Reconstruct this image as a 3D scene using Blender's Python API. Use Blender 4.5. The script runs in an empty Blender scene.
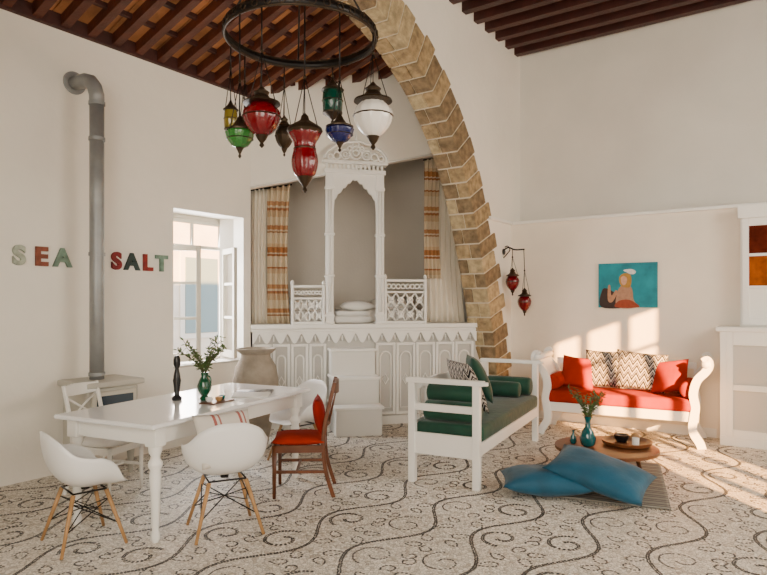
import bpy, bmesh, math, random
from mathutils import Vector, Matrix
random.seed(7)
C=bpy.context.scene.collection
pi=math.pi
# ---------------- materials ----------------
def M(name,col,rough=.6,metal=0,noise=0,nscale=8,bump=0,bscale=30,trans=0,spec=.5,coat=0,sheen=0,emis=0):
    m=bpy.data.materials.new(name); m.use_nodes=True
    nt=m.node_tree; b=nt.nodes['Principled BSDF']
    b.inputs['Base Color'].default_value=(*col,1)
    b.inputs['Roughness'].default_value=rough
    b.inputs['Metallic'].default_value=metal
    b.inputs['Transmission Weight'].default_value=trans
    b.inputs['Specular IOR Level'].default_value=spec
    b.inputs['Coat Weight'].default_value=coat
    b.inputs['Sheen Weight'].default_value=sheen
    tc=nt.nodes.new('ShaderNodeTexCoord')
    if noise:
        n=nt.nodes.new('ShaderNodeTexNoise'); n.inputs['Scale'].default_value=nscale; n.inputs['Detail'].default_value=5
        nt.links.new(tc.outputs['Object'],n.inputs['Vector'])
        r=nt.nodes.new('ShaderNodeMapRange'); r.inputs[1].default_value=.3; r.inputs[2].default_value=.7
        r.inputs[3].default_value=1-noise; r.inputs[4].default_value=1+noise
        nt.links.new(n.outputs['Fac'],r.inputs[0])
        mx=nt.nodes.new('ShaderNodeVectorMath'); mx.operation='SCALE'
        mx.inputs[0].default_value=col
        nt.links.new(r.outputs[0],mx.inputs['Scale']); nt.links.new(mx.outputs[0],b.inputs['Base Color'])
    if bump:
        n2=nt.nodes.new('ShaderNodeTexNoise'); n2.inputs['Scale'].default_value=bscale; n2.inputs['Detail'].default_value=4
        nt.links.new(tc.outputs['Object'],n2.inputs['Vector'])
        bp=nt.nodes.new('ShaderNodeBump'); bp.inputs['Strength'].default_value=bump; bp.inputs['Distance'].default_value=.02
        nt.links.new(n2.outputs['Fac'],bp.inputs['Height']); nt.links.new(bp.outputs[0],b.inputs['Normal'])
    return m
def ramp_mat(name,stops,build,rough=.8,interp='CONSTANT'):
    m=bpy.data.materials.new(name); m.use_nodes=True; nt=m.node_tree; b=nt.nodes['Principled BSDF']
    b.inputs['Roughness'].default_value=rough
    tc=nt.nodes.new('ShaderNodeTexCoord'); s=build(nt,tc)
    cr=nt.nodes.new('ShaderNodeValToRGB'); cr.color_ramp.interpolation=interp
    e=cr.color_ramp.elements
    while len(e)>1: e.remove(e[-1])
    e[0].position=stops[0][0]; e[0].color=(*stops[0][1],1)
    for p,c in stops[1:]:
        x=e.new(p); x.color=(*c,1)
    nt.links.new(s,cr.inputs[0]); nt.links.new(cr.outputs[0],b.inputs['Base Color'])
    return m
def mth(nt,op,a,b=None):
    n=nt.nodes.new('ShaderNodeMath'); n.operation=op
    for i,x in enumerate((a,b)):
        if x is None: continue
        if isinstance(x,(int,float)): n.inputs[i].default_value=x
        else: nt.links.new(x,n.inputs[i])
    return n.outputs[0]
def sep(nt,tc,out='Object'):
    s=nt.nodes.new('ShaderNodeSeparateXYZ'); nt.links.new(tc.outputs[out],s.inputs[0]); return s.outputs

wallM=M('plaster_white',(.88,.83,.74),.85,noise=.04,nscale=1.2,bump=.25,bscale=9)
wallW=M('plaster_warm',(.88,.80,.68),.85,noise=.05,nscale=1.5,bump=.3,bscale=7)
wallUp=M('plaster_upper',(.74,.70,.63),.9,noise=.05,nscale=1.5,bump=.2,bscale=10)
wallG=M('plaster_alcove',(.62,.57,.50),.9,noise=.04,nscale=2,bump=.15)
whiteP=M('white_paint',(.88,.86,.81),.4,bump=.05,bscale=20)
panelP=M('white_paint_recess_shade',(.56,.54,.50),.5,bump=.05,bscale=20)  # white paint greyed, recess shade put into the colour
whiteT=M('white_tabletop',(.90,.90,.90),.15,coat=.3)
plast=M('white_plastic',(.88,.87,.85),.3)
woodL=M('wood_beech',(.42,.23,.09),.5,noise=.2,nscale=12)
woodD=M('wood_mahogany',(.12,.035,.010),.35,noise=.25,nscale=10)
woodT=M('wood_teak',(.15,.05,.015),.4,noise=.3,nscale=9)
beamM=M('beam_wood',(.085,.019,.007),.55,noise=.35,nscale=6,bump=.3)
beamR=M('beam_wood_dark',(.045,.009,.005),.55,noise=.3,nscale=6,bump=.3)
blackM=M('black_iron',(.012,.010,.009),.4,metal=.5)
brassM=M('dark_brass',(.05,.032,.018),.4,metal=.7,bump=.2,bscale=80)
pipeM=M('galvanised_steel',(.30,.31,.31),.5,metal=.4,noise=.15,nscale=5)
stoveM=M('stove_enamel',(.48,.46,.40),.4)
glassDk=M('stove_glass',(.045,.065,.085),.1)
greenF=M('green_velvet',(.0,.045,.023),.7,noise=.25,nscale=5,sheen=.15,bump=.3,bscale=12)
redF=M('orange_red_fabric',(.33,.018,.003),.9,noise=.2,nscale=5,bump=.3,bscale=12,spec=.2)
redF2=M('red_fabric',(.26,.010,.005),.9,noise=.15,nscale=5,bump=.3,bscale=12,spec=.2)
blueF=M('teal_velvet',(.0,.075,.14),.7,noise=.25,nscale=5,sheen=.15,bump=.4,bscale=8)
stoneM=M('arch_sandstone',(.36,.255,.13),.95,noise=.4,nscale=14,bump=1,bscale=35)
stone2=M('arch_sandstone_dark',(.23,.16,.085),.95,noise=.4,nscale=14,bump=1,bscale=35)
mortar=M('mortar',(.60,.52,.38),.95,bump=.6,bscale=40)
urnM=M('urn_clay',(.33,.28,.22),.9,noise=.2,nscale=7,bump=.3)
leafM=M('olive_leaf',(.06,.11,.025),.6,noise=.4,nscale=40)
stemM=M('stem',(.08,.06,.03),.8)
linen=M('linen_white',(.84,.82,.78),.9,bump=.2,bscale=15)
rugM=ramp_mat('rug_grey',[(0,(.26,.24,.20)),(.35,(.12,.11,.10)),(.55,(.30,.27,.22)),(.7,(.09,.085,.08)),(.85,(.22,.20,.17))],lambda nt,tc: mth(nt,'FRACT',mth(nt,'MULTIPLY',sep(nt,tc)[1],9)),.95)
glR=M('glass_red',(.14,.0,.004),.12,coat=.4,bump=.3,bscale=40)
glG=M('glass_green',(.03,.17,.03),.12,coat=.4,bump=.3,bscale=40)
glDG=M('glass_deep_green',(.0,.05,.03),.12,coat=.4,bump=.3,bscale=40)
glB=M('glass_blue',(.003,.007,.08),.12,coat=.4,bump=.3,bscale=40)
glW=M('glass_milk',(.85,.80,.74),.25,coat=.5)
glA=M('glass_amber',(.20,.15,.02),.15,coat=.6)
teal=M('teal_glass',(.0,.09,.10),.12,coat=.8)
grn=M('green_glaze',(.0,.07,.028),.2,coat=.8)
blk=M('black_glaze',(.008,.008,.009),.3)
orangeG=M('stained_orange',(.30,.07,.006),.9,spec=.05,noise=.3,nscale=14)
brownG=M('stained_brown',(.09,.014,.006),.9,spec=.05,noise=.3,nscale=14)

# ---------------- geometry helpers ----------------
def root(name,loc=(0,0,0),rz=0,sc=1):
    e=bpy.data.objects.new(name,None); C.objects.link(e); e.location=loc; e.rotation_euler=(0,0,rz); e.empty_display_size=.1; e.scale=(sc,sc,sc); return e
def mk(name,vs,fs,mat,par=None,smooth=False,loc=None,rot=None,mats=None,fm=None):
    me=bpy.data.meshes.new(name); me.from_pydata([tuple(v) for v in vs],[],fs)
    for m in (mats or [mat]): me.materials.append(m)
    if fm: me.polygons.foreach_set('material_index',fm)
    if smooth: me.polygons.foreach_set('use_smooth',[True]*len(me.polygons))
    me.update()
    o=bpy.data.objects.new(name,me); C.objects.link(o)
    if par: o.parent=par
    if loc: o.location=loc
    if rot: o.rotation_euler=rot
    return o
def bev(o,w=.008,s=2):
    b=o.modifiers.new('b','BEVEL'); b.width=w; b.segments=s; b.limit_method='ANGLE'; return o
BF=[(0,3,2,1),(4,5,6,7),(0,1,5,4),(1,2,6,5),(2,3,7,6),(3,0,4,7)]
def box(name,x0,x1,y0,y1,z0,z1,mat,par=None,b=0,rot=None,loc=None):
    vs=[(x0,y0,z0),(x1,y0,z0),(x1,y1,z0),(x0,y1,z0),(x0,y0,z1),(x1,y0,z1),(x1,y1,z1),(x0,y1,z1)]
    o=mk(name,vs,BF,mat,par,loc=loc,rot=rot)
    if b: bev(o,b)
    return o
def boxes(name,lst,mat,par=None,b=0):
    vs=[];fs=[]
    for (x0,x1,y0,y1,z0,z1) in lst:
        k=len(vs)
        vs+=[(x0,y0,z0),(x1,y0,z0),(x1,y1,z0),(x0,y1,z0),(x0,y0,z1),(x1,y0,z1),(x1,y1,z1),(x0,y1,z1)]
        fs+=[tuple(i+k for i in f) for f in BF]
    o=mk(name,vs,fs,mat,par)
    if b: bev(o,b)
    return o
def lathe(name,prof,mat,par=None,loc=(0,0,0),n=28,lobes=0,la=0,rot=None):
    vs=[];fs=[]
    for r,z in prof:
        for i in range(n):
            a=2*pi*i/n; rr=r*(1+la*math.cos(lobes*a)) if lobes else r
            vs.append((rr*math.cos(a),rr*math.sin(a),z))
    for j in range(len(prof)-1):
        for i in range(n):
            k=(i+1)%n; fs.append((j*n+i,j*n+k,(j+1)*n+k,(j+1)*n+i))
    fs.append(tuple(range(n-1,-1,-1))); fs.append(tuple((len(prof)-1)*n+i for i in range(n)))
    o=mk(name,vs,fs,mat,par,True,loc=loc,rot=rot); 
    e=o.modifiers.new('e','EDGE_SPLIT'); e.split_angle=math.radians(50)
    return o
def tubeG(path,r,n=8,closed=False):
    P=[Vector(p) for p in path]; vs=[];fs=[]; N=len(P)
    up=None
    for i,p in enumerate(P):
        if closed: t=(P[(i+1)%N]-P[i-1])
        else: t=P[min(i+1,N-1)]-P[max(i-1,0)]
        t.normalize()
        if up is None: up=Vector((0,0,1)) if abs(t.z)<.9 else Vector((1,0,0))
        s=t.cross(up); 
        if s.length<1e-4: s=t.orthogonal()
        s.normalize(); u=s.cross(t).normalized(); up=u
        rr=r[i] if isinstance(r,(list,tuple)) else r
        for k in range(n):
            a=2*pi*k/n; vs.append(p+s*math.cos(a)*rr+u*math.sin(a)*rr)
    m=N if closed else N-1
    for i in range(m):
        for k in range(n):
            l=(k+1)%n; j=(i+1)%N
            fs.append((i*n+k,i*n+l,j*n+l,j*n+k))
    if not closed:
        fs.append(tuple(range(n-1,-1,-1))); fs.append(tuple((N-1)*n+i for i in range(n)))
    return vs,fs
def tube(name,path,r,mat,par=None,n=8,closed=False):
    vs,fs=tubeG(path,r,n,closed); return mk(name,vs,fs,mat,par,True)
def tubes(name,paths,mat,par=None,n=6):
    V=[];F=[]
    for pth,r,*c in paths:
        vs,fs=tubeG(pth,r,n,bool(c and c[0])); k=len(V); V+=vs; F+=[tuple(i+k for i in f) for f in fs]
    return mk(name,V,F,mat,par,True)
def spl(pts,n=8):
    out=[]; P=[Vector(p) for p in pts]; P=[2*P[0]-P[1]]+P+[2*P[-1]-P[-2]]
    for i in range(1,len(P)-2):
        for k in range(n):
            t=k/n; a,b,c,d=P[i-1:i+3]
            out.append(.5*((2*b)+(c-a)*t+(2*a-5*b+4*c-d)*t*t+(3*b-a-3*c+d)*t**3))
    out.append(P[-2]); return out
def ribbon(name,pts,th,y0,y1,mat,par=None,n=8):
    P=spl([(p[0],0,p[1]) for p in pts],n); L=[];R=[]
    for i,p in enumerate(P):
        t=(P[min(i+1,len(P)-1)]-P[max(i-1,0)]).normalized(); nn=Vector((-t.z,0,t.x)); L.append(p+nn*th/2); R.append(p-nn*th/2)
    vs=[];fs=[]
    for l,r in zip(L,R):
        vs+=[(l.x,y0,max(l.z,0)),(r.x,y0,max(r.z,0)),(r.x,y1,max(r.z,0)),(l.x,y1,max(l.z,0))]
    for i in range(len(P)-1):
        a=4*i;b=a+4
        for k in range(4): fs.append((a+k,a+(k+1)%4,b+(k+1)%4,b+k))
    fs.append((3,2,1,0)); k=4*(len(P)-1); fs.append((k,k+1,k+2,k+3))
    return bev(mk(name,vs,fs,mat,par),.005)
def pillow(name,w,h,t,mat,par=None,loc=(0,0,0),rot=(0,0,0),n=16,wob=.0):
    vs=[];fs=[]
    ph=random.random()*6
    def th(u,v): return t/2*((1-abs(u)**2.6)**.55)*((1-abs(v)**2.6)**.55)
    for sgn in (1,-1):
        for j in range(n+1):
            for i in range(n+1):
                u=-1+2*i/n; v=-1+2*j/n
                px=u*w/2*(1-.07*(1-v*v)*abs(u)**3); py=v*h/2*(1-.07*(1-u*u)*abs(v)**3)
                vs.append((px,py,sgn*th(u,v)*(1+wob*math.sin(5*u+ph)*math.cos(4*v+ph))))
    K=(n+1)**2
    for j in range(n):
        for i in range(n):
            a=j*(n+1)+i; q=(a,a+1,a+n+2,a+n+1); fs.append(q); fs.append(tuple(x+K for x in reversed(q)))
    o=mk(name,vs,fs,mat,par,True,loc=loc,rot=rot)
    wd=o.modifiers.new('w','WELD'); wd.merge_threshold=.0005
    return o
def bolster(name,p0,p1,r,mat,par=None):
    a=Vector(p0);b=Vector(p1); P=[];R=[]
    for t,k in ((0,.1),(0.004,.75),(.02,.93),(.06,1),(.5,1.03),(.94,1),(.98,.93),(.996,.75),(1,.1)):
        P.append(a.lerp(b,t)); R.append(r*k)
    return tube(name,P,R,mat,par,18)

# ---------------- floor ----------------
def floor_mat():
    m=bpy.data.materials.new('pebble_mosaic'); m.use_nodes=True; nt=m.node_tree; b=nt.nodes['Principled BSDF']
    tc=nt.nodes.new('ShaderNodeTexCoord')
    v=nt.nodes.new('ShaderNodeTexVoronoi'); v.inputs['Scale'].default_value=48; nt.links.new(tc.outputs['Object'],v.inputs['Vector'])
    e=nt.nodes.new('ShaderNodeTexVoronoi'); e.feature='DISTANCE_TO_EDGE'; e.inputs['Scale'].default_value=48; nt.links.new(tc.outputs['Object'],e.inputs['Vector'])
    s=nt.nodes.new('ShaderNodeSeparateColor'); nt.links.new(v.outputs['Color'],s.inputs[0])
    cr=nt.nodes.new('ShaderNodeValToRGB'); el=cr.color_ramp.elements
    el[0].position=0; el[0].color=(.50,.43,.34,1); el[1].position=1; el[1].color=(.90,.84,.74,1)
    x=el.new(.2); x.color=(.70,.63,.53,1)
    nt.links.new(s.outputs[0],cr.inputs[0])
    er=nt.nodes.new('ShaderNodeMapRange'); er.inputs[1].default_value=0; er.inputs[2].default_value=.12; er.inputs[3].default_value=.5; er.inputs[4].default_value=1
    nt.links.new(e.outputs['Distance'],er.inputs[0])
    mx=nt.nodes.new('ShaderNodeVectorMath'); mx.operation='SCALE'; nt.links.new(cr.outputs[0],mx.inputs[0]); nt.links.new(er.outputs[0],mx.inputs['Scale'])
    nt.links.new(mx.outputs[0],b.inputs['Base Color'])
    bp=nt.nodes.new('ShaderNodeBump'); bp.inputs['Strength'].default_value=.5; bp.inputs['Distance'].default_value=.005
    nt.links.new(er.outputs[0],bp.inputs['Height']); nt.links.new(bp.outputs[0],b.inputs['Normal'])
    b.inputs['Roughness'].default_value=.5
    return m
box('floor',-6.6,2.7,-2.2,8.3,-.1,0,floor_mat())
dk=M('dark_pebble',(.065,.060,.056),.5,noise=.4,nscale=20)
def inlay():
    curves=[]
    rnd=random.Random(11)
    def spiral(cx,cy,a0,R,turns,sg,r1=.14):
        pts=[];N=int(40*turns)
        for i in range(N+1):
            t=i/N; r=R*(1-(1-r1)*t); a=a0+sg*2*pi*turns*t
            pts.append((cx+r*math.cos(a),cy+r*math.sin(a)))
        return pts
    def leafc(x,y,a,L,w):
        pts=[]
        for i in range(25):
            t=i/24; s=2*pi*t; u=L*(1-math.cos(s))/2; v=w*math.sin(s)*(1-.3*math.cos(s))
            pts.append((x+u*math.cos(a)-v*math.sin(a),y+u*math.sin(a)+v*math.cos(a)))
        return pts
    L=1.06; rowd=.50
    for row in range(-1,19):
        base=-6.2+row*rowd; ph=row*.39
        stem=[]
        for i in range(640):
            y=-1+i*.0165; stem.append((base+.12*math.sin(2*pi*(y+ph)/L),y))
        curves.append((stem,2))
        for q in range(-2,22):
            yy=(q*.5+.25)*L-ph; side=1 if q%2==0 else -1
            cx=base-side*.06; cy=yy; R=.15*rnd.uniform(.9,1.08)
            a0=(pi/2 if side>0 else -pi/2)+rnd.uniform(-.4,.4)
            curves.append((spiral(cx,cy,a0,R,1.15,side,.22),2 if rnd.random()<.6 else 1))
            for w in (-1,1):
                px=base+side*.125; py=cy+w*.085
                curves.append((leafc(px,py,math.atan2(w*.9,side*1.0),.11,.032),1))
                curves.append((leafc(base-side*.11,cy+w*.25,math.atan2(w*.5,-side*1.0),.10,.03),1))
                tx=base-side*.235; ty=cy+w*.11
                curves.append((spiral(tx,ty,rnd.random()*6,.055,.9,w,.35),1))
    vs=[];fs=[]
    for c,rows in curves:
        prev=c[0]
        for p in c[1:]:
            dx=p[0]-prev[0]; dy=p[1]-prev[1]; d=math.hypot(dx,dy)
            if d>=.016:
                t0=math.atan2(dy,dx)
                for rowo in ((-.0065,.0065) if rows==2 else (0,)):
                    x=p[0]-math.sin(t0)*rowo+rnd.uniform(-.002,.002); y=p[1]+math.cos(t0)*rowo+rnd.uniform(-.002,.002)
                    if not(-5.38<x<2.4 and .9<y<7.6): continue
                    t=t0+rnd.uniform(-.3,.3); Lh=.0108*rnd.uniform(.85,1.2); W=.0072*rnd.uniform(.85,1.2)
                    k=len(vs)
                    for j in range(6):
                        a=2*pi*j/6; u=Lh*math.cos(a); v=W*math.sin(a)
                        vs.append((x+u*math.cos(t)-v*math.sin(t),y+u*math.sin(t)+v*math.cos(t),.0005))
                    vs.append((x,y,.004))
                    for j in range(6): fs.append((k+j,k+(j+1)%6,k+6))
                prev=p
    mk('floor_pebble_inlay',vs,fs,dk,None,True)
inlay()

# ---------------- shell ----------------
WX=-5.42
wy0,wy1,wz0,wz1=3.97,4.92,.82,2.47
boxes('wall_left',[(WX-.42,WX,-2.2,wy0,0,4.1),(WX-.42,WX,wy1,5.03,0,4.1),(WX-.42,WX,wy0,wy1,0,wz0),(WX-.42,WX,wy0,wy1,wz1,4.1)],wallM)
def cz(x): return 3.88+.315*(x-WX)
def prism(vs,fs,x0,x1,y0,y1,zb,zt):
    k=len(vs)
    vs+=[(x0,y0,cz(x0)+zb),(x1,y0,cz(x1)+zb),(x1,y1,cz(x1)+zb),(x0,y1,cz(x0)+zb),(x0,y0,cz(x0)+zt),(x1,y0,cz(x1)+zt),(x1,y1,cz(x1)+zt),(x0,y1,cz(x0)+zt)]
    fs+=[tuple(i+k for i in f) for f in BF]
plankM=M('ceiling_planks',(.42,.17,.06),.7,noise=.5,nscale=3,bump=.3)
cl=root('ceiling')
vs=[];fs=[]
y=-2.2; 
while y<8.3:
    prism(vs,fs,-7.2,-3.5,y,y+.16,.12,.16); y+=.17
mk('planks_left',vs,fs,plankM,cl)
vs=[];fs=[]; prism(vs,fs,-7.2,-3.5,-2.2,8.3,.165,.2); mk('deck_left',vs,fs,beamR,cl)
vs=[];fs=[]; y=-2
while y<8.2:
    prism(vs,fs,-6.9,-3.55,y,y+.075,0.02,.13); y+=.24
mk('beams_left',vs,fs,beamM,cl)
vs=[];fs=[]
for x in (-5.42,-5.1,-4.8,-4.5,-4.2,-3.9): prism(vs,fs,x,x+.03,-2.2,8.3,.08 if x>-5.4 else 0,.125)
mk('battens_left',vs,fs,beamR,cl)
box('deck_right',-3.33,2.7,-2.2,8.3,4.96,5.05,M('ceiling_boards_dark',(.13,.03,.014),.7,noise=.3,nscale=3),cl)
boxes('beams_right',[(-3.33,2.65,y*.30-2.1,y*.30-2.0,4.82,4.97) for y in range(0,34)],beamR,cl)
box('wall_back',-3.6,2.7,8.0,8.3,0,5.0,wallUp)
box('wall_back_lower',-3.33,2.7,7.7,8.0,0,2.52,wallW)
box('trim_1',-3.30,2.6,7.66,8.0,2.52,2.56,whiteP,b=.01)
box('trim_2',-3.33,-3.27,6.98,7.66,2.52,2.56,whiteP,b=.01)
box('baseboard_back',-2.95,-.9,7.685,7.70,0,.10,whiteP)
ry0,ry1,rz0,rz1=2.0,3.45,0.65,3.12
boxes('wall_right',[(2.6,2.75,-2.2,ry0,0,5.0),(2.6,2.75,ry1,8.3,0,5.0),(2.6,2.75,ry0,ry1,0,rz0),(2.6,2.75,ry0,ry1,rz1,5.0)],wallM)
w2=root('sun_patch_window',(2.6,0,0))  # unseen window, opening and bars shaped to throw the sun patches
boxes('frame',[(0,.08,ry0,ry0+.06,rz0,rz1),(0,.08,ry1-.06,ry1,rz0,rz1),(0,.08,ry0,ry1,rz0,rz0+.06),(0,.08,ry0,ry1,rz1-.06,rz1),(0.02,.06,ry0+.42,ry0+.53,rz0,rz1),(0.02,.06,ry0+.92,ry0+1.04,rz0,rz1),(0.02,.06,ry0,ry1,2.62,2.66),(0.02,.06,ry0,ry1,1.60,1.66)],whiteP,w2,.004)
box('wall_front',-5.84,2.75,-2.4,-2.2,0,5.0,wallM)
# arch
intr=spl([(0,7.28,0),(0,7.22,.6),(0,7.10,1.1),(0,6.93,1.65),(0,6.70,2.25),(0,6.42,2.83),(0,6.07,3.32),(0,5.62,3.73),(0,5.10,4.03),(0,4.50,4.23),(0,3.9,4.32),(0,3.4,4.34)],5)
mir=[Vector((0,6.8-p.y,p.z)) for p in reversed(intr[:-1])]
IP=intr+mir
def resample(P,step):
    out=[P[0]]; acc=0
    for a,b in zip(P,P[1:]):
        d=(b-a).length; t=step-acc
        while t<=d:
            out.append(a.lerp(b,t/d)); t+=step
        acc=(acc+d)%step
    return out
RP=resample(IP,.19)
def nrm(P,i):
    t=(P[min(i+1,len(P)-1)]-P[max(i-1,0)]).normalized()
    return Vector((0,t.z,-t.y))
XF,XB=-3.32,-3.62
vs=[];fs=[]
E=[RP[i]+nrm(RP,i)*.30 for i in range(len(RP))]
E[0].z=0;E[-1].z=0
for x in (XF,XB):
    k=len(vs)
    for e in E: vs+=[(x,e.y,e.z),(x,e.y,5.0)]
    for i in range(len(E)-1):
        a=k+2*i; q=(a,a+1,a+3,a+2); fs.append(q if x==XB else q[::-1])
k2=2*len(E)
for i in range(len(E)-1): fs.append((2*i,2*i+2,k2+2*i+2,k2+2*i))
mk('wall_arch',vs,fs,wallM)
box('wall_arch_pier_far',XB,XF,E[0].y,8.0,0,5.0,wallM)
box('wall_arch_pier_near',XB,XF,-2.2,E[-1].y,0,5.0,wallM)
ar=root('stone_arch')
vs=[];fs=[]
for i,p in enumerate(RP):
    n_=nrm(RP,i); o=p+n_*.012; q=p+n_*.34
    for x,a in ((XF+.005,o),(XF+.005,q),(XB-.005,q),(XB-.005,o)): vs.append((x,a.y,a.z))
for i in range(len(RP)-1):
    for k in range(4): fs.append((4*i+k,4*i+(k+1)%4,4*i+4+(k+1)%4,4*i+4+k))
mk('mortar_bed',vs,fs,mortar,ar)
vs=[];fs=[];fm=[]
stone3=M('arch_sandstone_pale',(.44,.34,.19),.95,noise=.35,nscale=14,bump=1,bscale=35)
for i in range(len(RP)-1):
    a=RP[i];b=RP[i+1]; na=nrm(RP,i);nb=nrm(RP,i+1); g=.05
    a2=a.lerp(b,g);b2=a.lerp(b,1-g)
    low=a.z<2.6
    D=.36+((.10 if i%2 else 0) if low else (.03 if i%2 else 0))+random.uniform(-.015,.015)
    split=XF-(.13 if i%2 else .19)
    for (x0,x1,dd) in ((XF+.018,split+.004,D),(split-.004,XB-.018,D)):
        j0=random.uniform(-.006,.004)
        k=len(vs)
        for x in (x0,x1):
            for pt in (a2+na*j0,b2+nb*j0,b2+nb*dd,a2+na*dd): vs.append((x,pt.y,pt.z))
        m_=random.choice((0,0,1,1,2))
        for f in ((0,1,2,3),(7,6,5,4),(0,4,5,1),(1,5,6,2),(2,6,7,3),(3,7,4,0)):
            fs.append(tuple(t+k for t in f)); fm.append(int(m_))
o=mk('voussoirs',vs,fs,None,ar,mats=[stoneM,stone2,stone3],fm=fm); bev(o,.010,2)

# ---------------- window (left wall) ----------------
w=root('window_1',(WX,0,0))
winP=M('window_paint',(.50,.46,.38),.5)
xo=-.30
def frame(name,par,y0,y1,z0,z1,x0,x1,t,mat=winP,bars=(),vb=()):
    L=[(x0,x1,y0,y0+t,z0,z1),(x0,x1,y1-t,y1,z0,z1),(x0,x1,y0+t,y1-t,z0,z0+t),(x0,x1,y0+t,y1-t,z1-t,z1)]
    for z in bars: L.append((x0+.005,x1-.005,y0+t,y1-t,z-.014,z+.014))
    for y in vb: L.append((x0+.005,x1-.005,y-.014,y+.014,z0+t,z1-t))
    return boxes(name,L,mat,par,.004)
frame('outer_frame',w,wy0,wy1,wz0,wz1,xo-.05,xo,.05)
mid=(wy0+wy1)/2
frame('transom_light',w,wy0+.05,wy1-.05,2.10,wz1-.05,xo-.04,xo+.005,.04,vb=(mid,))
def leaf(name,loc,rz,wd):
    e=root(name,loc,rz); e.parent=w
    boxes('leaf_frame',[(0,.04,0,.05,0,1.24),(0,.04,wd-.05,wd,0,1.24),(0,.04,.05,wd-.05,0,.08),(0,.04,.05,wd-.05,1.18,1.24),(.008,.03,.05,wd-.05,.44,.47),(.008,.03,.05,wd-.05,.82,.85)],winP,e,.003)
leaf('casement_a',(xo,wy0+.05,wz0+.05),math.radians(-38),.42)
leaf('casement_b',(xo+.04,wy1-.05,wz0+.05),math.radians(180+68),.42)
box('sill',-.37,.02,wy0,wy1,wz0,wz0+.02,M('sill_stone',(.6,.56,.5),.6),w,.004)
nb=root('neighbour_building',(-11.5,0,-.1))
box('facade',-1,0,3,16,0,5.4,M('facade_plaster',(.80,.74,.64),.9,noise=.12,nscale=2),nb)
boxes('shutters',[(0,.06,y,y+.9,.9,2.6) for y in (6.2,8.7,11.3)],M('blue_shutter',(.22,.31,.33),.6),nb,.01)
boxes('window_surrounds',[(0,.04,y-.12,y+1.02,.78,2.72) for y in (6.2,8.7,11.3)],M('surround',(.8,.78,.72),.8),nb,.01)
box('street_ground',-14,-6.7,-3,18,-.2,-.1,M('street_stone',(.5,.47,.42),.9,noise=.1),None)

# ---------------- SEA SALT letters ----------------
lets=[('S',2.46,(.36,.39,.31)),('E',2.64,(.22,.06,.03)),('A',2.82,(.16,.24,.18)),('S',3.33,(.20,.015,.015)),('A',3.49,(.03,.05,.045)),('L',3.66,(.26,.02,.015)),('T',3.82,(.17,.27,.21))]
lr=root('wall_letters_sea_salt')
for i,(ch,y,c) in enumerate(lets):
    cu=bpy.data.curves.new('letter','FONT'); cu.body=ch; cu.size=.215; cu.extrude=.012; cu.offset=.007; cu.align_x='CENTER'; cu.align_y='CENTER'; cu.bevel_depth=.002
    o=bpy.data.objects.new('letter_'+str(i+1),cu); C.objects.link(o); o.parent=lr
    o.location=(WX+.014,y,1.88); o.rotation_euler=(pi/2,0,pi/2)
    cu.materials.append(M('letter_paint_%d'%i,c,.7,noise=.35,nscale=18))

# ---------------- stove ----------------
st=root('wood_stove',(-5.12,2.97,0))
box('body',-.2,.2,-.20,.27,.22,.78,stoveM,st,.02)
box('top_plate',-.23,.24,-.23,.31,.78,.83,stoveM,st,.012)
box('door_frame',.2,.225,-.17,.24,.28,.745,M('stove_frame',(.55,.51,.43),.5),st,.01)
box('door_glass',.222,.232,-.13,.20,.33,.71,glassDk,st)
box('ash_drawer',.2,.22,-.15,.22,.235,.27,stoveM,st,.004)
tube('door_handle',[(.24,.215,.48),(.26,.215,.50),(.26,.215,.58),(.24,.215,.60)],.008,blackM,st)
for i,(x,y) in enumerate(((-.16,-.16),(.16,-.16),(-.16,.22),(.16,.22))): lathe('leg_%d'%i,[(.02,0),(.025,.1),(.035,.23)],stoveM,st,(x,y,0),12)
tube('flue_pipe',[(0,0,.82),(0,0,1.5),(0,0,2.4),(0,0,3.24)],.060,pipeM,st,20)
tube('flue_elbow',[(0,0,3.22),(-.003,-.0,3.30),(-.02,-.01,3.37),(-.06,-.02,3.42),(-.12,-.03,3.44),(-.31,-.04,3.45)],.062,pipeM,st,20)
for i,z in enumerate((.86,1.9,2.9,3.21)): lathe('collar_%d'%i,[(.061,z),(.068,z),(.068,z+.03),(.061,z+.03)],pipeM,st,n=20)
lathe('wall_rosette',[(.07,0),(.10,0),(.10,.015),(.07,.02)],pipeM,st,(-.300,-.04,3.45),rot=(0,pi/2,0))

# ---------------- platform with mashrabiya ----------------
ang=math.atan2(.74,.6726)
pf=root('platform_bed_cabinet',(WX+.0,5.03,0),ang)
PL=2.80
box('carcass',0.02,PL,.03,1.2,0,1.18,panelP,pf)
box('plinth',0.02,PL,-.0,.03,0,.10,whiteP,pf)
box('counter',-.0,PL,-.05,1.2,1.18,1.235,whiteP,pf,.01)
box('counter_moulding',0.0,PL,-.025,.03,1.145,1.18,whiteP,pf,.008)
def scallops(x0,x1,n,z1,dep,y):
    vs=[];fs=[]
    wd=(x1-x0)/n
    for k in range(n):
        a=x0+k*wd; pts=[]
        for i in range(11):
            t=i/10; x=a+wd*t; z=z1-dep*(abs(math.cos(pi*t))**1.4)-.02
            pts.append((x,z))
        for i in range(10):
            b=len(vs)
            (xa,za),(xb,zb)=pts[i],pts[i+1]
            vs+=[(xa,y,za),(xb,y,zb),(xb,y,z1),(xa,y,z1),(xa,y+.03,za),(xb,y+.03,zb)]
            fs+=[(b,b+1,b+2,b+3),(b+5,b+1,b,b+4)]
    return vs,fs
v_,f_=scallops(.02,PL,17,1.145,.12,-.015); mk('scalloped_frieze',v_,f_,whiteP,pf)
rs=[]
for k in range(17):
    x=.02+(PL-.02)*(k+.5)/17
    rs.append(([(x,.01,1.10),(x,.01,1.03)],.012)); 
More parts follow.
